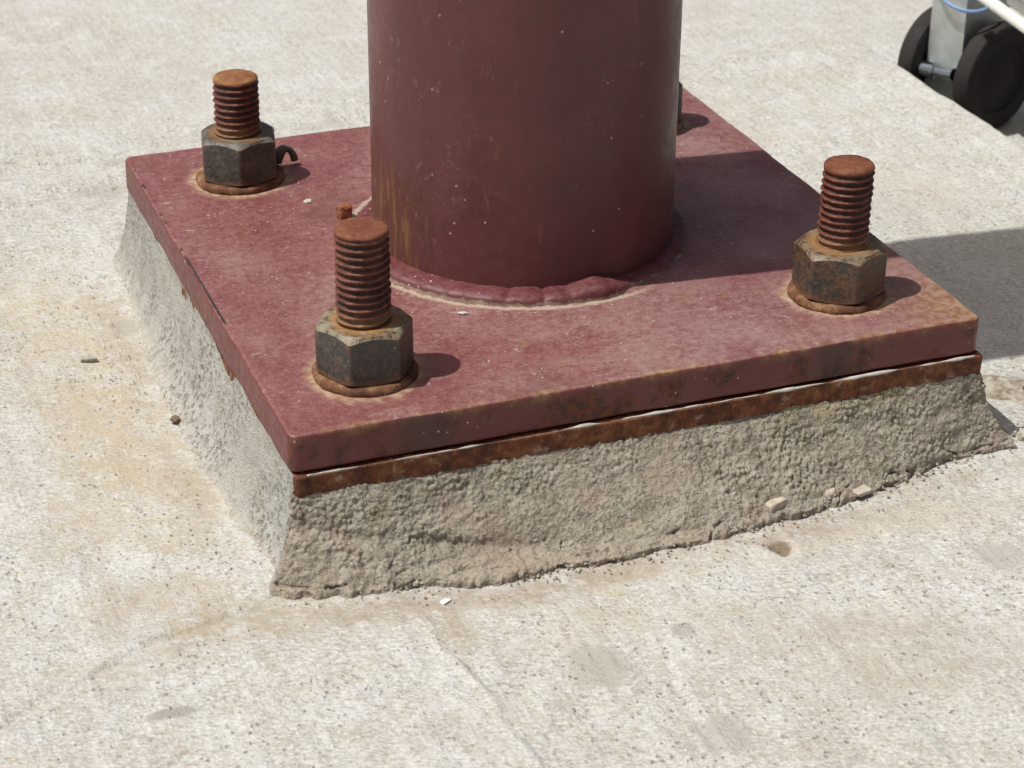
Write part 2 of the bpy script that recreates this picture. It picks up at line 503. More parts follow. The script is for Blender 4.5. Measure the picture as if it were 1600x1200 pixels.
    col = m.mix(m.mul(fr, 0.85), col, m.mix(m.rng(n2, 0.4, 0.6), (0.050, 0.026, 0.019), (0.17, 0.058, 0.028)))
    for px, pr in ((0.231, 0.014), (0.055, 0.016)):
        sp = m.mul(m.spot(px, 0.0, pr, 0.02, m.mul(m.math('SUBTRACT', m.noise(180.0, 4, 0.7), 0.5), 1.2), z=0, soft=0.3), side)
        col = m.mix(m.mul(sp, 0.7), col, (0.060, 0.032, 0.024))
    # split paint along the left upper edge
    split = m.mul(m.rng(m.math('ABSOLUTE', m.math('SUBTRACT', x, m.add(0.0009, m.mul(n2, 0.0012)))), 0.0003, 0.0008, 1.0, 0.0), m.rng(y, 0.100, 0.104))
    dash = m.math('MAXIMUM', m.rng(y, 0.178, 0.172), m.rng(m.noise(95.0, 3, 0.7, stretch=(0.001, 1, 0.001)), 0.55, 0.58))
    split = m.mul(m.mul(split, dash), m.rng(y, 0.286, 0.280))
    col = m.mix(m.mul(split, 0.92), col, (0.035, 0.028, 0.026))
    speck = m.mul(m.rng(m.voro(230.0)['Distance'], 0.075, 0.12, 1.0, 0.0), m.rng(m.noise(90.0, 2), 0.5, 0.6))
    col = m.mix(m.mul(speck, 0.8), col, (0.66, 0.60, 0.55))
    rough = m.math('ADD', m.rng(n2, 0.3, 0.7, 0.36, 0.58), m.mul(m.math('MAXIMUM', ring, fr), 0.25))
    m.bump((n1, 0.25, 0.0012), (m.add(m.mul(n2, 0.6), m.mul(n3, 0.35), m.mul(split, -1.5), m.mul(speck, 0.6)), 0.5, 0.0005))
    return m.done(col, rough, spec=0.45)
mat_plate = plate_paint()

def tube_paint():
    m = Mat('glossy_oxide_red_paint')
    x, y, z = m.xyz()
    n1 = m.noise(18.0, 4, 0.6)
    n2 = m.noise(190.0, 4, 0.6)
    col = m.ramp(m.add(m.mul(n1, 0.6), m.mul(n2, 0.4)), [(0.38, (0.118, 0.042, 0.042)), (0.5, (0.140, 0.047, 0.046)), (0.62, (0.160, 0.060, 0.057))])
    # rust where the paint wore off near the foot on the left
    wood = m.noise(260.0, 4, 0.65, stretch=(1, 1, 0.14))
    foot = m.mul(m.rng(m.add(z, m.mul(m.math('SUBTRACT', n2, 0.5), 0.03)), 0.056, 0.030), m.rng(m.add(x, m.mul(m.math('SUBTRACT', n2, 0.5), 0.03)), 0.099, 0.086))
    foot = m.mul(foot, m.rng(wood, 0.40, 0.52))
    col = m.mix(m.mul(foot, 0.9), col, m.ramp(wood, [(0.40, (0.05, 0.022, 0.015)), (0.52, (0.13, 0.050, 0.024)), (0.70, (0.25, 0.13, 0.06))]))
    rr = m.mul(m.rng(wood, 0.60, 0.68), m.rng(m.noise(30.0, 3), 0.56, 0.66))
    col = m.mix(m.mul(rr, 0.5), col, (0.24, 0.11, 0.05))
    # spatters and chips
    sp = m.voro(150.0)
    dots = m.mul(m.rng(sp['Distance'], 0.065, 0.105, 1.0, 0.0), m.rng(m.noise(45.0, 3), 0.55, 0.60))
    col = m.mix(m.mul(dots, 0.8), col, (0.52, 0.40, 0.34))
    scr = m.noise(95.0, 3, 0.5, vec=m.vmath('MULTIPLY', m.pos, (1, 1, 1)), stretch=(1.0, 1.0, 2.6), dist=1.6)
    scm = m.mul(m.rng(m.math('ABSOLUTE', m.math('SUBTRACT', scr, 0.5)), 0.0015, 0.005, 1.0, 0.0), m.rng(m.noise(33.0, 3), 0.57, 0.66))
    col = m.mix(m.mul(scm, 0.42), col, (0.42, 0.30, 0.27))
    sf = m.noise(420.0, 4, 0.75, stretch=(1, 1, 0.35), dist=0.9)
    scl = m.mul(m.mul(m.rng(sf, 0.57, 0.66), m.rng(m.noise(55.0, 3, 0.7), 0.47, 0.60)), m.rng(x, 0.125, 0.098))
    col = m.mix(m.mul(scl, 0.45), col, (0.44, 0.33, 0.30))
    runs = m.noise(60.0, 3, 0.55, stretch=(1, 1, 0.12))
    col = m.mix(m.rng(runs, 0.54, 0.68, 0.0, 0.35), col, (0.085, 0.032, 0.030))
    rough = m.add(m.rng(n2, 0.3, 0.7, 0.34, 0.50), m.mul(foot, 0.3))
    m.bump((n1, 0.15, 0.0015), (m.add(m.mul(n2, 0.5), m.mul(foot, -0.5), m.mul(dots, 0.5)), 0.35, 0.0006))
    return m.done(col, rough, spec=0.36)
mat_tube = tube_paint()

def weld_paint():
    m = Mat('painted_weld')
    n2 = m.noise(300.0, 4, 0.6)
    x, y, z = m.xyz()
    col = m.ramp(n2, [(0.38, (0.112, 0.026, 0.029)), (0.6, (0.165, 0.056, 0.056))])
    sp = m.voro(260.0)
    dots = m.mul(m.mul(m.rng(sp['Distance'], 0.11, 0.16, 1.0, 0.0), m.rng(x, 0.130, 0.105)), m.rng(m.noise(160.0, 2), 0.46, 0.52))
    col = m.mix(m.mul(dots, 0.85), col, (0.75, 0.68, 0.62))
    low = m.rng(m.add(z, m.mul(m.math('SUBTRACT', n2, 0.5), 0.004)), 0.0019, 0.0003)
    col = m.mix(m.mul(low, 0.85), col, (0.45, 0.37, 0.28))
    m.bump((m.add(m.mul(n2, 0.6), m.mul(dots, 0.7)), 0.5, 0.0006))
    return m.done(col, 0.52, spec=0.4)
mat_weld = weld_paint()

def rust(name, dark, mid, light, scale=220.0, rough=0.75, spec=0.35, bumpd=0.0006, pale=0.0):
    m = Mat(name)
    n = m.noise(scale, 5, 0.68)
    b = m.noise(scale * 0.22, 3, 0.6)
    g = m.noise(1700.0, 2, 0.6)
    col = m.ramp(m.add(m.mul(n, 0.5), m.mul(b, 0.3), m.mul(g, 0.2)), [(0.38, dark), (0.50, mid), (0.62, light)])
    if pale:
        p = m.mul(m.rng(m.noise(85.0, 4, 0.7), 0.56, 0.66), m.rng(n, 0.42, 0.55))
        col = m.mix(m.mul(p, pale), col, (0.37, 0.33, 0.24))
    m.bump((b, 0.4, 0.0012), (m.add(m.mul(n, 0.7), m.mul(g, 0.5)), 0.75, bumpd))
    return m.done(col, rough, spec=spec)
def thread_material():
    m = Mat('rusty_thread')
    c = m.attr('crest')
    n = m.noise(330.0, 4, 0.68)
    b = m.noise(90.0, 3, 0.6)
    f = m.add(m.mul(c, 0.62), m.mul(m.math('SUBTRACT', n, 0.5), 0.9), m.mul(m.math('SUBTRACT', b, 0.5), 0.8), 0.10)
    col = m.ramp(f, [(0.06, (0.034, 0.013, 0.010)), (0.40, (0.095, 0.025, 0.014)), (0.70, (0.165, 0.044, 0.022)), (0.94, (0.340, 0.125, 0.070))])  # rust and wear, with lit crests and shaded grooves painted into the colour
    zz = m.xyz()[2]
    low = m.mul(m.rng(m.add(zz, m.mul(m.math('SUBTRACT', n, 0.5), 0.012)), 0.0310, 0.0255), 0.55)
    col = m.mix(low, col, m.mix(n, (0.24, 0.11, 0.04), (0.42, 0.26, 0.12)))
    m.bump((m.add(m.mul(n, 0.7), m.mul(m.noise(1600.0, 2), 0.5)), 0.8, 0.0006))
    return m.done(col, m.rng(c, 0.5, 1.0, 0.75, 0.42), spec=0.55)
mat_rod = thread_material()
mat_rod_end = rust('rusty_rod_end', (0.110, 0.032, 0.018), (0.180, 0.058, 0.029), (0.250, 0.110, 0.052), scale=300.0, rough=0.7)
mat_rod_end_ochre = rust('ochre_rod_end', (0.150, 0.052, 0.024), (0.245, 0.105, 0.042), (0.350, 0.225, 0.095), scale=150.0, rough=0.7)
mat_washer = rust('rusty_washer', (0.050, 0.022, 0.014), (0.165, 0.068, 0.032), (0.400, 0.260, 0.145), scale=120.0)
mat_shim = rust('rusty_levelling_plate', (0.045, 0.020, 0.014), (0.155, 0.050, 0.024), (0.330, 0.145, 0.062), scale=210.0, pale=0.75)
mat_ghost_flake = rust('ghost_flake', (0.14, 0.04, 0.02), (0.24, 0.08, 0.035), (0.33, 0.13, 0.06))

def nut_metal(name, rusty, dusty=0.5, da=(0.28, 0.17, 0.075), db=(0.33, 0.285, 0.185), ochre=0.8):
    m = Mat(name)
    n = m.noise(130.0, 5, 0.66)
    f = m.noise(520.0, 3, 0.62)
    nz = m.xyz()[2]
    col = m.ramp(m.add(m.mul(n, 0.6), m.mul(f, 0.4)), [(0.36, (0.030, 0.028, 0.024)), (0.5, (0.062, 0.058, 0.048)), (0.64, (0.115, 0.110, 0.092))])
    r = m.rng(m.add(m.mul(n, 0.55), m.mul(m.noise(60.0, 3), 0.45)), 0.60 - rusty * 0.22, 0.70 - rusty * 0.14)
    col = m.mix(m.mul(r, 0.85), col, m.mix(m.rng(f, 0.4, 0.62), (0.080, 0.042, 0.022), (0.165, 0.080, 0.036)))
    # worn arrises carry rust: the bright line at the corners
    pt = m.geo.outputs['Pointiness']
    col = m.mix(m.rng(pt, 0.515, 0.56, 0.0, 0.6), col, (0.23, 0.11, 0.055))
    up = m.xyz(m.geo.outputs['Normal'])[2]
    dust = m.mul(m.rng(up, 0.30, 0.85), m.rng(m.add(m.mul(f, 0.5), m.mul(n, 0.5)), 0.36, 0.58))
    col = m.mix(m.mul(dust, dusty), col, m.mix(m.rng(n, 0.42, 0.58), da, db))
    rr = None
    for bx, by in BOLTS:
        v = m.vmath('MULTIPLY', m.vmath('SUBTRACT', m.pos, (bx, by, 0)), (1, 1, 0))
        d = m.math('ADD', m.vmath('LENGTH', v, (0, 0, 0)), m.mul(m.math('SUBTRACT', n, 0.5), 0.008))
        q = m.rng(d, 0.0115, 0.0150, 1.0, 0.0)
        rr = q if rr is None else m.math('MAXIMUM', rr, q)
    col = m.mix(m.mul(m.mul(rr, m.rng(up, 0.3, 0.8)), ochre), col, (0.36, 0.185, 0.065))
    sp = m.voro(330.0)
    dots = m.mul(m.rng(sp['Distance'], 0.08, 0.13, 1.0, 0.0), m.rng(m.noise(190.0, 2), 0.56, 0.62))
    col = m.mix(m.mul(dots, 0.7), col, (0.5, 0.46, 0.38))
    m.bump((n, 0.3, 0.0010), (m.add(f, m.mul(dots, 0.5)), 0.45, 0.0005))
    return m.done(col, m.rng(n, 0.3, 0.7, 0.42, 0.66), metal=0.0, spec=0.6)
mat_nut_black = nut_metal('black_oxide_nut', -0.05, 0.6, (0.155, 0.125, 0.085), (0.20, 0.205, 0.19), 0.45)
mat_nut_olive = nut_metal('dusty_olive_nut', 0.50, 0.8, (0.30, 0.185, 0.08), (0.30, 0.275, 0.185))
mat_nut_rusty = nut_metal('rust_brown_nut', 0.85, 0.7, (0.26, 0.135, 0.055), (0.24, 0.20, 0.12))

def plain(name, col, rough=0.5, metal=0.0, var=0.08, scale=120.0, bump=0.0003, spec=0.5):
    m = Mat(name)
    n = m.noise(scale, 4, 0.6)
    c0 = tuple(c * (1 - var) for c in col); c1 = tuple(min(1.0, c * (1 + var)) for c in col)
    c = m.ramp(n, [(0.35, c0), (0.65, c1)])
    m.bump((n, 0.3, bump))
    return m.done(c, m.rng(n, 0.3, 0.7, rough * 0.85, min(1.0, rough * 1.15)), metal=metal, spec=spec)
mat_zinc = plain('galvanised_steel', (0.50, 0.53, 0.52), 0.42, 0.55, 0.14, 60.0)
mat_chrome = plain('bright_zinc_pin', (0.62, 0.68, 0.70), 0.16, 1.0, 0.05)
mat_rubber = plain('black_rubber', (0.024, 0.0195, 0.0175), 0.85, 0.0, 0.25, 200.0)
mat_hub = plain('dark_plastic_hub', (0.040, 0.036, 0.034), 0.5, 0.0, 0.15)
mat_white = plain('white_powder_coat', (0.80, 0.80, 0.76), 0.35, 0.0, 0.03)
mat_blue = plain('pale_blue_cord', (0.20, 0.32, 0.55), 0.5, 0.0, 0.1)
mat_ghost = plain('dark_grey_ghost', (0.105, 0.100, 0.085), 0.7, 0.0, 0.35, 260.0, 0.0005)
mat_stick = plain('grey_wood_splinter', (0.36, 0.34, 0.30), 0.85, 0.0, 0.3, 400.0, 0.0005)
mat_chip = rust('pale_stone_chip', (0.34, 0.27, 0.21), (0.48, 0.42, 0.34), (0.62, 0.57, 0.49), scale=200.0, rough=0.9)
mat_pebble = rust('brown_pebble', (0.12, 0.08, 0.05), (0.21, 0.15, 0.10), (0.33, 0.26, 0.19), scale=300.0, rough=0.85)
mat_cement_line = rust('cement_smear', (0.42, 0.37, 0.29), (0.55, 0.52, 0.46), (0.68, 0.66, 0.61), scale=300.0, rough=0.9)

# ------------------------------------------------------------------ setting: ground and pad
PX, PY = 0.5115, 0.4975      # the pad's far corner
def coords(lo, a, b, hi, step, grow=1.25):
    c = list(np.arange(a, b + step * 0.5, step))
    s, x = step, a
    left = []
    while x > lo:
        s *= grow
        x = max(lo, x - s)
        left.append(x)
    s, x = step, b
    right = []
    while x < hi:
        s *= grow
        x = min(hi, x + s)
        right.append(x)
    return np.array(left[::-1] + c + right)

def build_pad():
    xs = coords(-2.6, -0.16, 0.535, 0.535, 0.0016)
    ys = coords(-2.6, -0.26, 0.520, 0.520, 0.0016)
    X, Y = np.meshgrid(xs, ys, indexing='ij')
    P = np.stack([X.ravel(), Y.ravel(), np.zeros(X.size)], 1)
    near = (P[:, 0] > -0.3) & (P[:, 1] > -0.4)
    h = 0.0011 * fbm(P, 0.085, 3, 3)
    fine = 0.00042 * fbm(P * [1.0, 0.55, 1], 0.010, 3, 9, 0.6)
    # shallow blisters and pits
    c = cells(P + 5, 0.016, 21)
    gate = (vnoise(P, 0.05, 33) > 0.15)
    pit = -0.0009 * np.clip(1 - c / 0.16, 0, 1) * gate
    h = h + np.where(near, fine + pit, 0)
    def ridge(pts, wdt, hgt, seed):
        nonlocal h
        pts = np.array(pts)
        best = np.full(len(P), 1.0); sgn = np.zeros(len(P)); along = np.zeros(len(P))
        Q = P[:, :2] + 0.0035 * np.stack([vnoise(P, 0.018, seed), vnoise(P, 0.018, seed + 3)], 1)
        for a, b in zip(pts[:-1], pts[1:]):
            d = b - a
            t = np.clip(((Q - a) @ d) / (d @ d), 0, 1)
            v = Q - (a + t[:, None] * d)
            dist = np.hypot(v[:, 0], v[:, 1])
            s = np.sign(d[0] * v[:, 1] - d[1] * v[:, 0])
            m = dist < best
            best = np.where(m, dist, best); sgn = np.where(m, s, sgn)
        fade = 0.55 + 0.45 * vnoise(P, 0.03, seed + 7)
        sd = best * sgn
        # a trowel step: up on one side, a soft return on the other
        h += hgt * fade * (np.exp(-(sd / wdt) ** 2) * 1.0 + 0.6 * sstep(0, 4 * wdt, -sd) * np.exp(-np.abs(sd) / (wdt * 9)))
    ridge([(0.033, -0.040), (0.036, -0.075), (0.038, -0.100), (0.042, -0.145), (0.045, -0.22)], 0.0018, 0.0026, 51)
    ridge([(0.118, -0.086), (0.112, -0.115), (0.106, -0.140), (0.100, -0.20)], 0.0016, -0.0016, 61)
    ridge([(-0.20, 0.385), (-0.02, 0.397), (0.016, 0.402), (0.05, 0.40)], 0.0020, -0.0024, 71)
    ridge([(-0.20, 0.44), (0.05, 0.452), (0.17, 0.460), (0.28, 0.455)], 0.0022, -0.0022, 73)
    ridge([(-0.12, -0.060), (-0.06, -0.030), (-0.02, -0.020)], 0.0018, -0.0018, 81)
    ridge([(0.23, -0.045), (0.222, -0.075), (0.216, -0.10)], 0.0012, -0.0009, 91)
    ridge([(0.2, 0.463), (0.33, 0.474), (0.40, 0.468), (0.47, 0.471)], 0.0025, 0.0022, 95)
    # hole in front of the plinth
    d = np.hypot((P[:, 0] - 0.184) / 0.0045, (P[:, 1] + 0.0515) / 0.0055) + 0.5 * vnoise(P, 0.003, 14)
    h -= 0.0022 * np.clip(1.3 - d, 0, 1)
    # rounded far edges
    rc, R = 0.022, 0.004
    wob = 0.0006 * fbm(P, 0.03, 3, 44)
    qx, qy = X.ravel() - (PX - rc), Y.ravel() - (PY - rc)
    sd = np.hypot(np.maximum(qx, 0), np.maximum(qy, 0)) + np.minimum(np.maximum(qx, qy), 0) - rc + wob
    t = np.clip(sd + R, 0, R * 0.995)
    drop = R - np.sqrt(R * R - t * t) + np.where(sd > 0, sd * 14, 0)
    drop = np.minimum(drop, (G - LOW) + 0.008)
    P[:, 2] = G + h - drop
    F = grid_faces(len(xs), len(ys))
    o = mesh_obj('concrete_pad', P, F, mat_pad)
    o['kind'] = 'structure'
build_pad()

def build_ground():
    xs = coords(-150, -0.3, 1.3, 150, 0.02, 1.35)
    ys = coords(-150, 0.35, 1.6, 150, 0.02, 1.35)
    X, Y = np.meshgrid(xs, ys, indexing='ij')
    P = np.stack([X.ravel(), Y.ravel(), np.zeros(X.size)], 1)
    P[:, 2] = LOW + 0.0012 * fbm(P, 0.25, 2, 8)
    # under the pad the sheet dips so that the two never touch
    inside = (P[:, 0] < PX - 0.05) & (P[:, 1] < PY - 0.05) & (P[:, 0] > -2.5) & (P[:, 1] > -2.5)
    P[:, 2] -= np.where(inside, 0.02, 0)
    o = mesh_obj('ground', P, grid_faces(len(xs), len(ys)), mat_low)
    o['kind'] = 'structure'
build_ground()

# ------------------------------------------------------------------ mortar plinth
def polyprof(pts, K):
    pts = np.array(pts, float)
    L = np.concatenate([[0], np.cumsum(np.hypot(*np.diff(pts, axis=0).T))])
    t = np.linspace(0, L[-1], K)
    return np.stack([np.interp(t, L, pts[:, 0]), np.interp(t, L, pts[:, 1])], 1)

def build_plinth():
    K = 170
    def smooth(p, n=6):
        for _ in range(n):
            q = p.copy()
            q[1:-1] = (p[:-2] + 2 * p[1:-1] + p[2:]) / 4
            p = q
        return p
    def front(x):
        tot = np.interp(x, [-0.02, 0.0, 0.03, 0.065, 0.11, 0.156, 0.20, 0.25, 0.30], [0.019, 0.022, 0.030, 0.037, 0.0395, 0.0385, 0.034, 0.025, 0.0145])
        sp = np.interp(x, [0.0, 0.03, 0.055, 0.10, 0.13, 0.16, 0.22, 0.30], [0.001, 0.003, 0.013, 0.012, 0.006, 0.004, 0.003, 0.001])
        yf = tot - sp
        return polyprof([(-0.010, -0.0240), (0.0012, -0.0243), (0.0030, -0.0258), (0.40 * yf, -0.0375), (yf * 0.92, G + 0.0065), (yf, G + 0.0040), (tot - 0.0015, G + 0.0030), (tot, G + 0.0020), (tot + 0.0008, G - 0.006)], K)
    left = smooth(polyprof([(-0.010, -0.0170), (-0.0008, -0.0176), (0.0012, -0.0260), (0.0050, -0.0400), (0.0090, -0.0490), (0.0150, -0.0555), (0.0240, G - 0.0030)], K), 30)
    right = smooth(polyprof([(-0.010, -0.0235), (0.0015, -0.0250), (0.0035, -0.0350), (0.006, -0.0455), (0.011, -0.0525), (0.0165, G + 0.0015), (0.0185, G - 0.004)], K), 12)
    back = smooth(polyprof([(-0.010, -0.0235), (0.0005, -0.0245), (0.004, -0.038), (0.008, -0.050), (0.014, G - 0.003)], K), 12)
    rows, frontness = [], []
    def put(bx, by, ox, oy, prof, f):
        rows.append(np.stack([bx + ox * prof[:, 0], by + oy * prof[:, 0], prof[:, 1]], 1))
        frontness.append(np.full(K, f))
    def corner(bx, by, a0, a1, p0, p1, f0, f1, n, square):
        for i in range(1, n):
            t = i / n
            a = math.radians(a0 + (a1 - a0) * t)
            c, s = math.cos(a), math.sin(a)
            k = (1 / max(abs(c), abs(s))) ** square
            put(bx, by, c * k, s * k, p0 * (1 - t) + p1 * t, f0 + (f1 - f0) * float(sstep(0.3, 0.7, t)))
    ins = 0.001
    lo, hi = ins, S - ins + 0.001
    for x in np.arange(lo, hi + 1e-6, 0.00038):
        put(x, lo, 0, -1, front(x), 1)
    corner(hi, lo, -90, 0, front(hi), right, 1, 0.6, 60, 0.85)
    for y in np.arange(lo, hi + 1e-6, 0.0015):
        put(hi, y, 1, 0, right, 0.6)
    corner(hi, hi, 0, 90, right, back, 0.6, 0, 24, 0.4)
    for x in np.arange(hi, lo - 1e-6, -0.003):
        put(x, hi, 0, 1, back, 0)
    corner(lo, hi, 90, 180, back, left * [0.45, 1], 0, 0, 24, 0.5)
    for y in np.arange(hi, lo - 1e-6, -0.0012):
        put(lo, y, -1, 0, left * [np.interp(y, [0.0, 0.03, 0.08, 0.2, 0.3], [0.40, 0.62, 0.95, 0.80, 0.45]), 1], 0)
    corner(lo, lo, 180, 270, left * [0.40, 1], front(lo), 0, 1, 60, 0.8)
    A = np.array(rows)                       # (n, K, 3)
    f = np.array(frontness)
    n = len(A)
    du = np.roll(A, -1, 0) - np.roll(A, 1, 0)
    dv = np.gradient(A, axis=1)
    N = np.cross(du, dv)
    N /= np.linalg.norm(N, axis=2)[:, :, None] + 1e-12
    if N[100, 60, 1] > 0:
        N = -N
    P = A.reshape(-1, 3)
    Nf = N.reshape(-1, 3)
    ff = f.ravel()
    v = np.tile(np.linspace(0, 1, K), n)
    tuck = sstep(0.06, 0.20, v)
    face = ff * tuck * sstep(G + 0.0025, G + 0.0085, P[:, 2])
    # sand grains on the thrown front face, in two sizes and gathered in clods
    g1 = np.clip(1 - (cells(P, 0.00185, 3) / 0.72) ** 2, 0, 1) * np.clip(0.75 + 0.9 * vnoise(P, 0.006, 4), 0.1, 1.3)
    g2 = np.clip(1 - cells(P, 0.0038, 8) / 0.80, 0, 1)
    g3 = fbm(P, 0.0016, 2, 5)
    rough = 0.62 + 0.38 * vnoise(P, 0.022, 31)
    disp = face * rough * (0.0012 * g1 + 0.0013 * g2 + 0.00045 * g3 + 0.0006 * fbm(P * [1, 1, 2.2], 0.014, 3, 6) - 0.0011)
    # slashes and hollows
    P2 = P * [0.7, 1, 1.6]
    hollow = np.clip(vnoise(P2 + 3, 0.020, 41) - 0.25, 0, 1)
    disp -= face * 0.0024 * hollow
    disp += ff * tuck * 0.0003 * fbm(P, 0.030, 2, 15)
    # the long scar low on the left part of the face
    sx = P[:, 0]
    scar_z = np.interp(sx, [0.0, 0.03, 0.06, 0.09, 0.12], [-0.036, -0.043, -0.049, -0.0525, -0.054])
    sc = np.exp(-((P[:, 2] - scar_z) / 0.0022) ** 2) * sstep(0.005, 0.02, sx) * sstep(0.125, 0.095, sx)
    disp -= ff * 0.0020 * sc
    # cracked, crumbling foot
    foot = ff * sstep(G + 0.009, G + 0.003, P[:, 2]) * tuck
    cr = np.abs(vnoise(P * [1, 1.4, 1], 0.012, 77)) + 0.25 * np.abs(vnoise(P, 0.004, 78))
    disp -= foot * 0.0026 * np.clip(1 - cr / 0.10, 0, 1)
    disp += foot * (0.0009 * fbm(P, 0.005, 4, 19, 0.6))
    # the smoother flanks
    fl = (1 - ff) * sstep(0.10, 0.30, v)
    disp += fl * (0.0010 * fbm(P, 0.035, 3, 25) + 0.00022 * fbm(P, 0.004, 2, 26))
    pc = cells(P + 9, 0.006, 28)
    disp -= fl * 0.0008 * np.clip(1 - pc / 0.30, 0, 1) * (vnoise(P, 0.03, 29) > 0.0)
    P = P + Nf * disp[:, None]
    # a ragged lip: the last rows wander outwards
    lip = sstep(0.70, 0.97, v)
    wand = (0.0028 * fbm(P * [1, 1, 0], 0.020, 5, 55, 0.68)) * lip
    out = Nf.copy(); out[:, 2] = 0
    out /= np.linalg.norm(out, axis=1)[:, None] + 1e-9
    P = P + out * (wand * np.maximum(ff, 0.35))[:, None]
    # ragged upper edge against the levelling plate
    up = sstep(0.22, 0.10, v) * sstep(0.02, 0.08, v)
    P[:, 2] += up * (0.0011 * fbm(P * [1, 1, 0], 0.012, 3, 65, 0.6)) * np.maximum(ff, 0.25)
    P[:, 0] += np.where((ff < 0.3) & (P[:, 0] < 0.05), -0.0007 * up, 0)
    # broken notch near the right end
    P[:, 2] -= 0.0038 * up * np.exp(-((P[:, 0] - 0.271) / 0.004) ** 2) * (P[:, 1] < 0.02)
    o = mesh_obj('mortar_plinth', P, grid_faces(n, K, close_u=True), mat_mortar, origin=(0.15, 0.15, G), attrs={'front': ff})
    # the hidden bed inside the rim that carries the levelling plate
    tag(o, 'rough sandy grey mortar bed, flared at its foot, under the red base plate', 'mortar plinth')
    V = np.array([(0.004, 0.004, -0.0262), (0.297, 0.004, -0.0262), (0.297, 0.297, -0.0262), (0.004, 0.297, -0.0262)])
    mesh_obj('mortar_bed', V, [(0, 1, 2, 3)], mat_crumb, o, origin=(0.15, 0.15, G), smooth=False)
build_plinth()

# ------------------------------------------------------------------ box with rounded, slightly wavering edges
def slab(name, x0, y0, x1, y1, z0, z1, rad, mat, parent=None, origin=(0, 0, 0), corner=0.004, seed=0, wav=0.0002, step=0.0025, zadd=None):
    prof = []
    for k in range(5):
        a = math.pi / 2 * k / 4
        prof.append((-rad + rad * math.sin(a), z1 - rad + rad * math.cos(a)))
    m = 7
    for k in range(1, m):
        prof.append((0.0, (z1 - rad) + ((z0 + rad) - (z1 - rad)) * k / m))
    for k in range(5):
        a = math.pi / 2 * k / 4
        prof.append((-rad + rad * math.cos(a), z0 + rad - rad * math.sin(a)))
    loop = []
    c = max(corner, rad + 0.0003)
    def seg(a, b):
        L = math.dist(a, b); n = max(2, int(L / step))
        return [(a[0] + (b[0] - a[0]) * i / n, a[1] + (b[1] - a[1]) * i / n) for i in range(n)]
    def arc(cx, cy, a0):
        return [(math.radians(a0 + 90 * i / 8)) for i in range(8)], (cx, cy)
    L = []
    for (ax, ay, bx, by, nx, ny, cx, cy, a0) in (
            (x0 + c, y0, x1 - c, y0, 0, -1, x1 - c, y0 + c, -90),
            (x1, y0 + c, x1, y1 - c, 1, 0, x1 - c, y1 - c, 0),
            (x1 - c, y1, x0 + c, y1, 0, 1, x0 + c, y1 - c, 90),
            (x0, y1 - c, x0, y0 + c, -1, 0, x0 + c, y0 + c, 180)):
        for (px, py) in seg((ax, ay), (bx, by)):
            L.append((px, py, nx, ny))
        for i in range(8):
            a = math.radians(a0 + 90 * i / 8)
            L.append((cx + c * math.cos(a), cy + c * math.sin(a), math.cos(a), math.sin(a)))
    L = np.array(L)
    pr = np.array(prof)
    n, K = len(L), len(pr)
    V = np.zeros((n, K, 3))
    V[:, :, 0] = L[:, 0:1] + L[:, 2:3] * pr[None, :, 0]
    V[:, :, 1] = L[:, 1:2] + L[:, 3:4] * pr[None, :, 0]
    V[:, :, 2] = pr[None, :, 1]
    P = V.reshape(-1, 3)
    w = fbm(P, 0.02, 3, seed)
    P[:, 0] += np.repeat(L[:, 2], K) * w * wav
    P[:, 1] += np.repeat(L[:, 3], K) * w * wav
    # top: an inner loop then the interior as concentric rings
    rings = []
    cx0, cy0 = (x0 + x1) / 2, (y0 + y1) / 2
    base = P.reshape(n, K, 3)
    F = [tuple(int(q) for q in f) for f in grid_faces(n, K, close_u=True)]
    allV = [P]
    off = len(P)
    prev = np.arange(n) * K
    for s in (0.96, 0.88, 0.76, 0.6, 0.4, 0.2):
        R = np.stack([cx0 + (base[:, 0, 0] - cx0) * s, cy0 + (base[:, 0, 1] - cy0) * s, np.full(n, z1)], 1)
        R[:, 2] += 0.00025 * fbm(R, 0.05, 2, seed + 4) * (1 - s) * 3
        allV.append(R)
        cur = off + np.arange(n)
        for i in range(n):
            j = (i + 1) % n
            F.append((int(cur[i]), int(prev[i]), int(prev[j]), int(cur[j])))
        off += n
        prev = cur
    F.append(tuple(int(q) for q in prev))
    F.append(tuple(int(i * K + K - 1) for i in range(n))[::-1])
    V = np.concatenate(allV)
    if zadd is not None:
        V[:, 2] += zadd(V)
    return mesh_obj(name, V, F, mat, parent, origin, smooth=True, sharp=50)

# levelling plate under the base plate: its rusty edge shows below the red one
shim = slab('levelling_plate', 0.0016, -0.0018, S + 0.0016, S, -0.0262, -0.0171, 0.0006, mat_shim, None, (0.15, 0.15, -0.0262), 0.0015, 91, 0.0005)
tag(shim, 'rusty orange steel levelling plate sandwiched between red base plate and mortar', 'steel plate')
# whitish cement smear along the open joint, front edge
def smear():
    xs = np.arange(0.006, S - 0.002, 0.0012)
    P = np.stack([xs, np.zeros_like(xs), np.zeros_like(xs)], 1)
    w = fbm(P, 0.012, 3, 201)
    r = 0.00050 * np.clip(0.40 + 1.1 * w + 0.7 * (xs / S), 0.05, 1.7)
    P[:, 1] = -0.0012 + 0.0002 * vnoise(P, 0.006, 5)
    P[:, 2] = -0.0170
    V, F = tube_mesh(P, r, 8)
    return mesh_obj('cement_smear', V, F, mat_cement_line, shim, (0.15, 0.0, -0.018))
smear()

# ------------------------------------------------------------------ the column
col = thing('steel_column', 'dark red painted round steel column welded to a square bolted base plate', 'steel column', (CX, CY, 0))
slab('base_plate', 0.0, 0.0, S, S, -TH, 0.0, 0.0017, mat_plate, col, (CX, CY, 0), 0.004, 7, 0.00035)

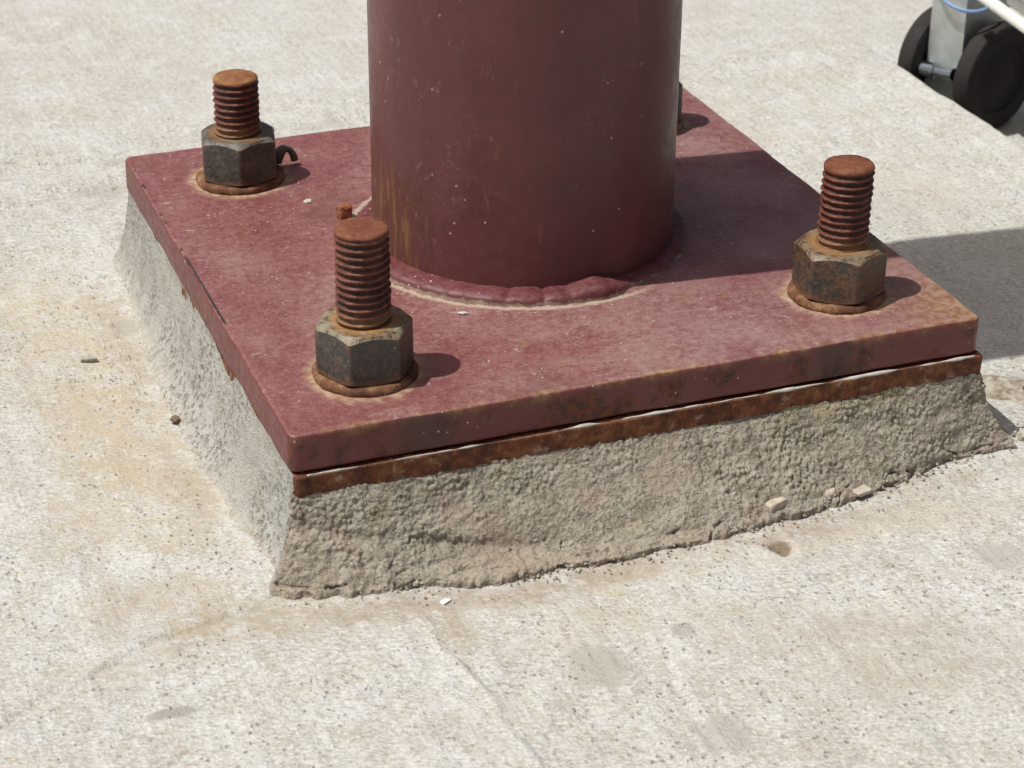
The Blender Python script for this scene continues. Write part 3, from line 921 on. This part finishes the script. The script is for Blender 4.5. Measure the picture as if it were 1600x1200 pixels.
def tube():
    zs = np.concatenate([np.arange(0.0, 0.30, 0.004), np.linspace(0.30, 3.0, 40)])
    n = 180
    V, F = revolve([(TR, z) for z in zs] + [(TR - 0.005, 3.0), (TR - 0.005, 0.0)], n, (CX, CY, 0))
    d = V - [CX, CY, 0]
    rr = np.hypot(d[:, 0], d[:, 1])
    k = 1 + 0.00018 * fbm(V, 0.05, 3, 66) / rr
    V[:, 0] = CX + d[:, 0] * k
    V[:, 1] = CY + d[:, 1] * k
    mesh_obj('tube', V, F, mat_tube, col, (CX, CY, 0), sharp=40)
tube()

def weld():
    n, mth = 620, 22
    a = np.linspace(0, 2 * math.pi, n, endpoint=False)
    Pn = np.stack([np.cos(a) * TR, np.sin(a) * TR, np.zeros(n)], 1)
    lump = fbm(Pn, 0.014, 3, 12, 0.5)
    ad = np.degrees((a + math.pi) % (2 * math.pi) - math.pi)
    rip = 0.5 + 0.5 * np.cos(a * TR / 0.0068 * 2 * math.pi / 2 + 1.6 * lump)
    leg = 0.0094 + 0.0008 * lump + 0.0003 * rip
    hgt = 0.0039 + 0.0004 * lump + 0.00025 * rip
    bl = np.exp(-((ad + 86.0) / 6.5) ** 2)             # the fat end blob
    leg += 0.0016 * bl
    hgt += 0.0028 * bl
    notch = 0.5 * np.exp(-((ad + 95.5) / 1.6) ** 2) + 0.8 * np.exp(-((ad + 104.0) / 1.2) ** 2) + 0.7 * np.exp(-((ad + 116.0) / 1.4) ** 2)
    hgt -= 0.0011 * notch
    leg -= 0.0006 * notch
    thin = sstep(-80, -72, ad) * sstep(30, 10, ad)     # beyond the blob the run is thinner
    leg = leg * (1 - 0.25 * thin)
    hgt = hgt * (1 - 0.25 * thin)
    ph = np.linspace(0, math.pi / 2, mth)
    # convex fillet: from the plate outwards up to the tube wall
    rad = TR - 0.0006 + (leg[:, None] + 0.0006) * np.cos(ph)[None, :] ** 0.62
    z = -0.0003 + (hgt[:, None] + 0.0003) * np.sin(ph)[None, :] ** 0.62
    V = np.stack([CX + rad * np.cos(a)[:, None], CY + rad * np.sin(a)[:, None], z], -1).reshape(-1, 3)
    mic = 0.00018 * fbm(V, 0.003, 2, 88)
    V[:, 2] += mic
    mesh_obj('weld_bead', V, grid_faces(n, mth, close_u=True), mat_weld, col, (CX, CY, 0))
weld()

# ------------------------------------------------------------------ anchor bolts
def rod_mesh(R, z0, z1, pitch=0.00315, dome=0.0004, seed=0, tilt=(0, 0), phase=0.0):
    n = 96
    zs = np.arange(z0, z1 - 0.0012, pitch / 12)
    a = np.linspace(0, 2 * math.pi, n, endpoint=False)
    Z, A = np.meshgrid(zs, a, indexing='ij')
    t = (Z / pitch - A / (2 * math.pi) + phase) % 1.0
    w = 1 - np.abs(2 * t - 1)
    w = np.clip(w * 1.06, 0, 1) ** 1.35
    w = w * (1 + 0.16 * vnoise(np.stack([np.cos(A) * 0.011, np.sin(A) * 0.011, Z], -1).reshape(-1, 3), 0.0045, seed + 50).reshape(A.shape)) + 0.11 * vnoise(np.stack([np.cos(A) * 0.011, np.sin(A) * 0.011, Z], -1).reshape(-1, 3), 0.0016, seed + 51).reshape(A.shape)
    depth = 0.00125
    fadeT = sstep(z1 - 0.0030, z1 - 0.0014, Z)
    Rr = R - depth * (1 - w) * (1 - fadeT) - 0.0003 * fadeT
    P = np.stack([Rr * np.cos(A), Rr * np.sin(A), Z], -1).reshape(-1, 3)
    wob = 1 + (0.00022 * fbm(P + seed, 0.0035, 3, seed) + 0.00014 * vnoise(P, 0.0012, seed + 3)) / R
    P[:, 0] *= wob
    P[:, 1] *= wob
    V = [P]
    for fr, dz in ((0.965, 0.0), (0.93, 0.00055), (0.80, 0.00075)):
        r = R * fr
        Q = np.stack([r * np.cos(a), r * np.sin(a), np.full(n, z1 - 0.0008 + dz)], 1)
        Q[:, 2] += dome * (1 - fr)
        V.append(Q)
    for fr in (0.6, 0.4, 0.2, 0.05):
        r = R * fr
        V.append(np.stack([r * np.cos(a), r * np.sin(a), np.full(n, z1 + dome * (1 - fr * fr))], 1))
    V = np.concatenate(V)
    top = V[:, 2] > z1 - 0.0012
    V[:, 2] += np.where(top, 0.00025 * fbm(V, 0.004, 3, seed + 9), 0)
    nr = len(V) // n
    F = [tuple(int(q) for q in f[::-1]) for f in grid_faces(nr, n, close_v=True)]
    F.append(tuple(range((nr - 1) * n, nr * n)))
    k = (V[:, 2] - z0)
    V[:, 0] += k * tilt[0]
    V[:, 1] += k * tilt[1]
    crest = np.ones(len(V))
    crest[:len(zs) * n] = np.clip(w, 0, 1).ravel()
    return V, F, crest

def nut_mesh(az, R=0.0196, h=0.0210, hole=0.0098, seed=0, z0=0.0030):
    n = 144
    a = np.linspace(0, 2 * math.pi, n, endpoint=False)
    ap = R * math.cos(math.pi / 6)
    loc = (a % (math.pi / 3)) - math.pi / 6
    rh = ap / np.cos(loc)
    rh = np.minimum(rh, R * 0.985)
    th = a + az
    r0 = ap * 0.955
    tan = math.tan(math.radians(27))
    rows = []
    def ring(r, z):
        rows.append(np.stack([r * np.cos(th), r * np.sin(th), np.broadcast_to(z, (n,))], 1))
    ring(np.full(n, hole), z0)
    ring(np.minimum(rh, ap * 0.97), z0)
    zb = z0 + np.maximum(rh - ap * 0.97, 0) * math.tan(math.radians(22))
    ring(rh, zb)
    ztop = z0 + h - np.maximum(rh - r0, 0) * tan * 1.15 - 0.0006
    for t in (0.12, 0.3, 0.5, 0.7, 0.88, 1.0):
        ring(rh, zb + (ztop - zb) * t)
    ring(rh - 0.0006, ztop + 0.0006)
    ring((rh * 0.4 + r0 * 0.6), z0 + h - np.maximum(rh - r0, 0) * tan * 0.46 - 0.0002)
    ring(np.full(n, r0), z0 + h)
    ring(np.full(n, (r0 + hole) / 2), z0 + h)
    ring(np.full(n, hole + 0.0012), z0 + h)
    ring(np.full(n, hole), z0 + h - 0.0010)
    V = np.concatenate(rows)
    d = 0.00012 * fbm(V + seed * 3, 0.007, 3, seed)
    rr = np.hypot(V[:, 0], V[:, 1]) + 1e-9
    V[:, 0] *= 1 + d / rr
    V[:, 1] *= 1 + d / rr
    V[:, 2] += d
    F = grid_faces(len(rows), n, close_v=True)[:, ::-1]
    return V, F

def washer_mesh(R, th=0.0029, seed=0, hole=0.0095, off=(0, 0)):
    pr = [(hole, 0.00005), (R - 0.0003, 0.00005), (R, 0.0005), (R - 0.0001, th * 0.55), (R - 0.0007, th - 0.0003), (R - 0.0016, th), (hole + 0.001, th), (hole, th - 0.0003)]
    V, F = revolve(pr, 96)
    d = fbm(V + seed, 0.008, 3, seed)
    rr = np.hypot(V[:, 0], V[:, 1])
    out = sstep(hole + 0.002, R, rr)
    k = 1 + out * 0.0006 * d / rr
    V[:, 0] = V[:, 0] * k + off[0]
    V[:, 1] = V[:, 1] * k + off[1]
    V[:, 2] += np.where(V[:, 2] > 0.001, 0.0002 * d, 0)
    return V, F

def anchor_bolt(i, label, top, phi, nut_mat, end_mat, washerR=0.0206, tilt=(0, 0), dome=0.0004, nut_h=0.0210, woff=(0, 0), phase=0.0, seed=1, nutR=0.0200):
    bx, by = BOLTS[i]
    t = thing('anchor_bolt', label, 'anchor bolt', (bx, by, 0), 'rusty anchor bolts holding down the base plate')
    c = np.array([bx, by, 0.0])
    V, F, crest = rod_mesh(0.01085, 0.002, top, dome=dome, seed=seed, tilt=tilt, phase=phase)
    rod = mesh_obj('threaded_rod', V + c, F, mat_rod, t, (bx, by, 0), sharp=None, attrs={'crest': crest})
    rod.data.materials.append(end_mat)
    n = len(rod.data.polygons)
    mi = np.zeros(n, dtype=np.int32)
    cz = np.empty(n * 3, dtype=np.float32)
    rod.data.polygons.foreach_get('center', cz)
    mi[cz.reshape(-1, 3)[:, 2] > top - 0.0011] = 1
    rod.data.polygons.foreach_set('material_index', mi)
    az = math.atan2(cam.location[1] - by, cam.location[0] - bx) + math.radians(phi)
    V, F = nut_mesh(az, nutR, nut_h, seed=seed)
    mesh_obj('nut', V + c, F, nut_mat, t, (bx, by, 0), sharp=28)
    V, F = washer_mesh(washerR, seed=seed + 4, off=woff)
    mesh_obj('washer', V + c, F, mat_washer, t, (bx, by, 0), sharp=40)
    return t

anchor_bolt(0, 'shortest anchor bolt with black nut and ochre domed end, at the back left corner', 0.0512, 1.0, mat_nut_black, mat_rod_end_ochre, washerR=0.0212, tilt=(0.008, 0.012), dome=0.0016, seed=3, phase=0.3, nutR=0.0197)
anchor_bolt(1, 'anchor bolt with dusty olive nut in front of the column foot, near the front corner', 0.0630, -17.5, mat_nut_olive, mat_rod_end, washerR=0.0212, tilt=(0.0, 0.0), seed=14, phase=0.1)
anchor_bolt(2, 'anchor bolt with rust brown nut near the rusty right corner of the plate', 0.0597, 25.0, mat_nut_rusty, mat_rod_end, washerR=0.0209, tilt=(0.014, 0.0), seed=25, phase=0.6, woff=(-0.0006, 0.0))
anchor_bolt(3, 'anchor bolt mostly hidden behind the red column, only its dark nut showing', 0.0560, 30.0, mat_nut_black, mat_rod_end, washerR=0.0209, seed=36, phase=0.2)

# ------------------------------------------------------------------ loose bits
def lump(name, x, y, z, sx, sy, sz, rot, mat, seed, label=None, cat=None, parent=None, n=18, rough=0.35, angular=False):
    th = np.linspace(0, math.pi, n)
    ph = np.linspace(0, 2 * math.pi, 2 * n, endpoint=False)
    T, Pp = np.meshgrid(th, ph, indexing='ij')
    D = np.stack([np.sin(T) * np.cos(Pp), np.sin(T) * np.sin(Pp), np.cos(T)], -1).reshape(-1, 3)
    k = 1 + rough * fbm(D + seed * 1.7, 0.9, 3, seed)
    if angular:
        e = 0.35
        D = np.sign(D) * np.abs(D) ** e
        D /= np.maximum(1.0, np.abs(D).max(1))[:, None]
    V = D * k[:, None] * [sx, sy, sz]
    c, s = math.cos(rot), math.sin(rot)
    V = np.stack([V[:, 0] * c - V[:, 1] * s, V[:, 0] * s + V[:, 1] * c, V[:, 2]], 1)
    V += [x, y, z + sz * 0.55]
    o = mesh_obj(name, V, grid_faces(n, 2 * n, close_v=True), mat, parent, (x, y, z), sharp=50 if angular else None)
    if label:
        tag(o, label, cat)
    return o

lump('wood_splinter', -0.0405, 0.203, G, 0.0038, 0.0011, 0.0009, -0.25, mat_stick, 5, 'small grey splinter lying on the concrete left of the plinth', 'splinter', rough=0.15, angular=True)
lump('pebble', -0.0165, 0.131, G + 0.0010, 0.0020, 0.0024, 0.0016, 0.4, mat_pebble, 8, 'small brown pebble at the foot of the plinth\'s left side', 'pebble')
lump('stone_chip', 0.1930, -0.0285, G + 0.0030, 0.0048, 0.0022, 0.0026, 0.35, mat_chip, 11, 'pale angular stone chip stuck in the mortar foot, middle of the front', 'stone chip', rough=0.12, angular=True)
lump('mortar_clod', 0.2185, -0.0270, G + 0.0022, 0.0034, 0.0024, 0.0026, 0.9, mat_chip, 12, 'pinkish mortar clod at the foot of the plinth beside a crack', 'mortar clod', rough=0.3)
lump('stone_flake', 0.2330, -0.0270, G + 0.0020, 0.0042, 0.0026, 0.0009, 0.25, mat_chip, 13, 'thin flat stone flake at the mortar foot, right half of the front', 'stone flake', rough=0.12, angular=True)
lump('white_chip', 0.0470, -0.0425, G, 0.0022, 0.0012, 0.0006, 0.5, mat_white, 17, 'tiny white chip lying just below the mortar lip', 'chip', rough=0.2, angular=True)
lump('mortar_crumb', 0.3230, -0.0085, G, 0.0034, 0.0030, 0.0024, 0.5, mat_crumb, 14, 'grey mortar crumb lying by the plinth\'s right front corner', 'mortar crumb', rough=0.45)
lump('mortar_lump', 0.3420, 0.0330, G - 0.001, 0.0100, 0.0140, 0.0032, 0.5, mat_crumb, 15, 'low mortar lump on the concrete at the right edge of the picture', 'mortar lump', rough=0.45)
lump('ghost_flake', 0.0800, 0.1925, 0.0, 0.0034, 0.0022, 0.0034, 0.2, mat_ghost_flake, 21, 'upright rusty block standing in for a retouching artefact on the plate just behind the front bolt', 'retouching ghost', rough=0.35, angular=True)  # added shape standing in for a retouching artefact behind the bolt
lump('cement_crumb', 0.0690, 0.2150, 0.0, 0.0024, 0.0014, 0.0006, 0.2, mat_cement_line, 22, 'pale cement crumb on the red plate in front of the black nut', 'cement crumb', rough=0.5)
lump('cement_speck', 0.0975, 0.0780, 0.0, 0.0022, 0.0013, 0.0005, -0.3, mat_cement_line, 23, 'pale cement speck on the red plate between front bolt and weld', 'cement crumb', rough=0.5)

# curled dark scrap beside the black nut: added for a retouching artefact, not real metal
def ghost():
    t = np.linspace(0, 1, 26)
    ang = math.radians(175) - t * math.radians(172)
    P = np.stack([0.0702 + 0.0036 * np.cos(ang) + 0.002 * t, 0.2600 + 0.0015 * t, 0.0022 + 0.0070 * np.sin(ang)], 1)
    P[:, 2] = np.maximum(P[:, 2], 0.0014)
    V, F = tube_mesh(P, 0.0026 + 0.0004 * np.sin(t * 7) - 0.0009 * t, 12)
    o = mesh_obj('ghost_curl', V, F, mat_ghost, None, (0.070, 0.260, 0.0))
    tag(o, 'curled dark scrap standing in for a retouching artefact beside the black nut at the back left', 'retouching scrap')
ghost()

# gravel and grit lying about, too fine to count
def grit():
    rnd = np.random.RandomState(4)
    V, F = [], []
    oct_v = np.array([(1, 0, 0), (-1, 0, 0), (0, 1, 0), (0, -1, 0), (0, 0, 1), (0, 0, -1)], float)
    oct_f = [(0, 2, 4), (2, 1, 4), (1, 3, 4), (3, 0, 4), (2, 0, 5), (1, 2, 5), (3, 1, 5), (0, 3, 5)]
    pts = []
    for _ in range(520):
        x = rnd.uniform(-0.005, 0.33)
        tot = np.interp(x, [-0.02, 0.0, 0.03, 0.065, 0.11, 0.156, 0.20, 0.25, 0.30, 0.33], [0.018, 0.020, 0.029, 0.037, 0.0395, 0.0385, 0.034, 0.026, 0.016, 0.0])
        d = rnd.exponential(0.004)
        pts.append((x, -tot - d + 0.004, G + 0.0004 + 0.0022 * max(0.0, 1 - d / 0.004) * 0.8, rnd.uniform(0.0003, 0.00085) * (1 if d > 0.003 else 1.25)))
    for _ in range(200):
        y = rnd.uniform(-0.02, 0.30)
        pts.append((-0.026 - rnd.exponential(0.012) + 0.004, y, G + 0.0003, rnd.uniform(0.00025, 0.0006)))
    for _ in range(350):
        pts.append((rnd.uniform(-0.15, 0.30), rnd.uniform(-0.22, -0.03), G + 0.0002, rnd.uniform(0.0002, 0.00055)))
    for _ in range(300):
        pts.append((rnd.uniform(-0.1, 0.0), rnd.uniform(0.0, 0.5), G + 0.0002, rnd.uniform(0.0002, 0.0005)))
    for (x, y, z, r) in pts:
        if 0.0 < x < 0.30 and y > 0.0:
            continue
        q = oct_v * r * rnd.uniform(0.6, 1.3, 3) * (1, 1, 0.8)
        q = q + rnd.uniform(-0.25, 0.25, q.shape) * r
        a = rnd.uniform(0, 6.28)
        c, s = math.cos(a), math.sin(a)
        q = np.stack([q[:, 0] * c - q[:, 1] * s, q[:, 0] * s + q[:, 1] * c, q[:, 2]], 1) + (x, y, z)
        b = len(V) * 6
        V.append(q)
        F.extend([tuple(b + i for i in f) for f in oct_f])
    o = mesh_obj('grit', np.concatenate(V), F, mat_crumb, None, (0.1, -0.05, G), smooth=False)
    tag(o, 'loose sand grains and mortar grit scattered along the plinth foot and pad', 'grit')
    o['kind'] = 'stuff'
grit()

# ------------------------------------------------------------------ trolley corner at the upper right
mid = np.array([0.5515, 0.418, -0.059])
e = np.array([0.947, 0.320, 0.0]); e /= np.linalg.norm(e)       # rolling direction
ax = np.array([0.320, -0.947, 0.0]); ax /= np.linalg.norm(ax)    # axle, towards the camera's right
up = np.array([0, 0, 1.0])
cart = thing('trolley', 'white wire trolley corner on twin black caster wheels with galvanised bracket', 'trolley', tuple(mid + [0, 0, -0.034]))

def along(pts, org=mid):
    return np.array([org + p[0] * e + p[1] * ax + p[2] * up for p in pts])

def wheel(side):
    c = mid + ax * side * 0.0225
    R, w = 0.0340, 0.0068
    prof = [(0.0, w * 0.7), (0.011, w * 0.7), (0.0125, w * 0.55), (0.021, w * 0.55), (0.0225, w * 0.85), (R - 0.004, w), (R - 0.0012, w * 0.8), (R, w * 0.35), (R, -w * 0.35), (R - 0.0012, -w * 0.8), (R - 0.004, -w), (0.0225, -w * 0.85), (0.021, -w * 0.55), (0.0, -w * 0.55)]
    n = 72
    a = np.linspace(0, 2 * math.pi, n, endpoint=False)
    V = np.concatenate([c + r * (np.cos(a)[:, None] * e + np.sin(a)[:, None] * up) + t * ax for r, t in [(max(r, 0.0002), t) for r, t in prof]])
    o = mesh_obj('wheel', V, grid_faces(len(prof), n, close_v=True), mat_rubber, cart, tuple(c), sharp=35)
    bpy.context.view_layer.update()
def fix_subparts():
    # sub-parts were placed relative to the part's own location: correct for the grandparent
    for o in scene.objects:
        if o.parent is not None and o.parent.parent is not None:
            me_origin = o.location.copy()
            o.location = me_origin - o.parent.parent.location
wheel(-1)
wheel(1)

def box_part(name, lo, hi, mat, parent, bev=0.0008):
    import bmesh
    bm = bmesh.new()
    bmesh.ops.create_cube(bm, size=1.0)
    for v in bm.verts:
        p = [lo[k] + (hi[k] - lo[k]) * (v.co[k] + 0.5) for k in range(3)]
        w = mid + p[0] * e + p[1] * ax + p[2] * up - mid
        v.co = tuple(w)
    bmesh.ops.bevel(bm, geom=list(bm.edges), offset=bev, segments=2, affect='EDGES')
    bmesh.ops.recalc_face_normals(bm, faces=list(bm.faces))
    me = bpy.data.meshes.new(name)
    bm.to_mesh(me); bm.free()
    me.materials.append(mat)
    me.polygons.foreach_set('use_smooth', [True] * len(me.polygons))
    me.set_sharp_from_angle(angle=math.radians(35))
    o = bpy.data.objects.new(name, me)
    o.location = tuple(mid - np.array(parent.location))
    return link(o, parent)
# folded channel: a front web and two cheeks that carry the axle
br = box_part('bracket', (-0.0205, -0.0140, -0.0280), (-0.0190, 0.0110, 0.1200), mat_zinc, cart)
box_part('bracket_cheek', (-0.0186, 0.0092, -0.0280), (0.0220, 0.0107, 0.1200), mat_zinc, cart)
box_part('bracket_cheek', (-0.0186, -0.0137, -0.0280), (0.0220, -0.0122, 0.1200), mat_zinc, cart)
DECK = mid
box_part('top_plate', (-0.030, -0.025, 0.1204), (0.040, 0.060, 0.1400), mat_zinc, cart)
V, F = tube_mesh(along([(0.0, -0.0265, 0.0), (0.0, 0.0265, 0.0)]), 0.0036, 16)
mesh_obj('axle', V, F, mat_chrome, cart, tuple(mid))
pin = [(-0.0250, -0.0180, 0.0005), (-0.0250, -0.0165, 0.0005), (-0.0250, -0.0130, 0.0008), (-0.0250, -0.0126, 0.0008), (-0.0250, -0.0030, 0.0015), (-0.0250, -0.0026, 0.0015), (-0.0250, 0.0110, 0.0030)]
V, F = tube_mesh(along(pin), [0.0020, 0.0038, 0.0042, 0.0052, 0.0052, 0.0040, 0.0040], 20)
mesh_obj('locking_pin', V, F, mat_chrome, cart, tuple(mid), sharp=40)
def rod(a, b, r):
    a, b = np.array(a), np.array(b)
    P = np.array([a + (b - a) * t for t in np.linspace(0, 1, 6)])
    V, F = tube_mesh(P, r, 20)
    mesh_obj('wire_rod', V, F, mat_white, cart, tuple(P[0]), sharp=40)
ROD1 = ((0.5336, 0.392, 0.0), (0.4970, 0.094, 0.0))
ROD2 = ((0.5445, 0.3660, 0.0), (0.5100, 0.085, 0.0))
rod(*ROD1, 0.0036)
rod(*ROD2, 0.0036)
# the deck above, out of the picture but for its shade
import bmesh
bm = bmesh.new()
bmesh.ops.create_cube(bm, size=1.0)
for v in bm.verts:
    v.co = (0.505 + 0.42 * (v.co.x + 0.5), 0.372 - 0.45 * (v.co.y + 0.5), 0.0640 + 0.018 * (v.co.z + 0.5))
bmesh.ops.translate(bm, verts=list(bm.verts), vec=tuple(-mid))
bmesh.ops.bevel(bm, geom=list(bm.edges), offset=0.002, segments=2, affect='EDGES')
me = bpy.data.meshes.new('deck')
bm.to_mesh(me); bm.free()
me.materials.append(mat_white)
dk = bpy.data.objects.new('deck', me)
dk.location = tuple(mid - np.array(cart.location))
link(dk, cart)
tt = np.linspace(0, 2 * math.pi, 40)
loopP = np.array([mid + e * (-0.012 + 0.0145 * math.cos(t)) + ax * (0.004 + 0.0175 * math.sin(t)) + up * (0.046 + 0.002 * math.sin(2 * t)) for t in tt[:-1]])
V, F = tube_mesh(np.concatenate([loopP, loopP[:1]]), 0.0012, 8, cap=False)
mesh_obj('cord_loop', V, F, mat_blue, cart, tuple(mid))
fix_subparts()
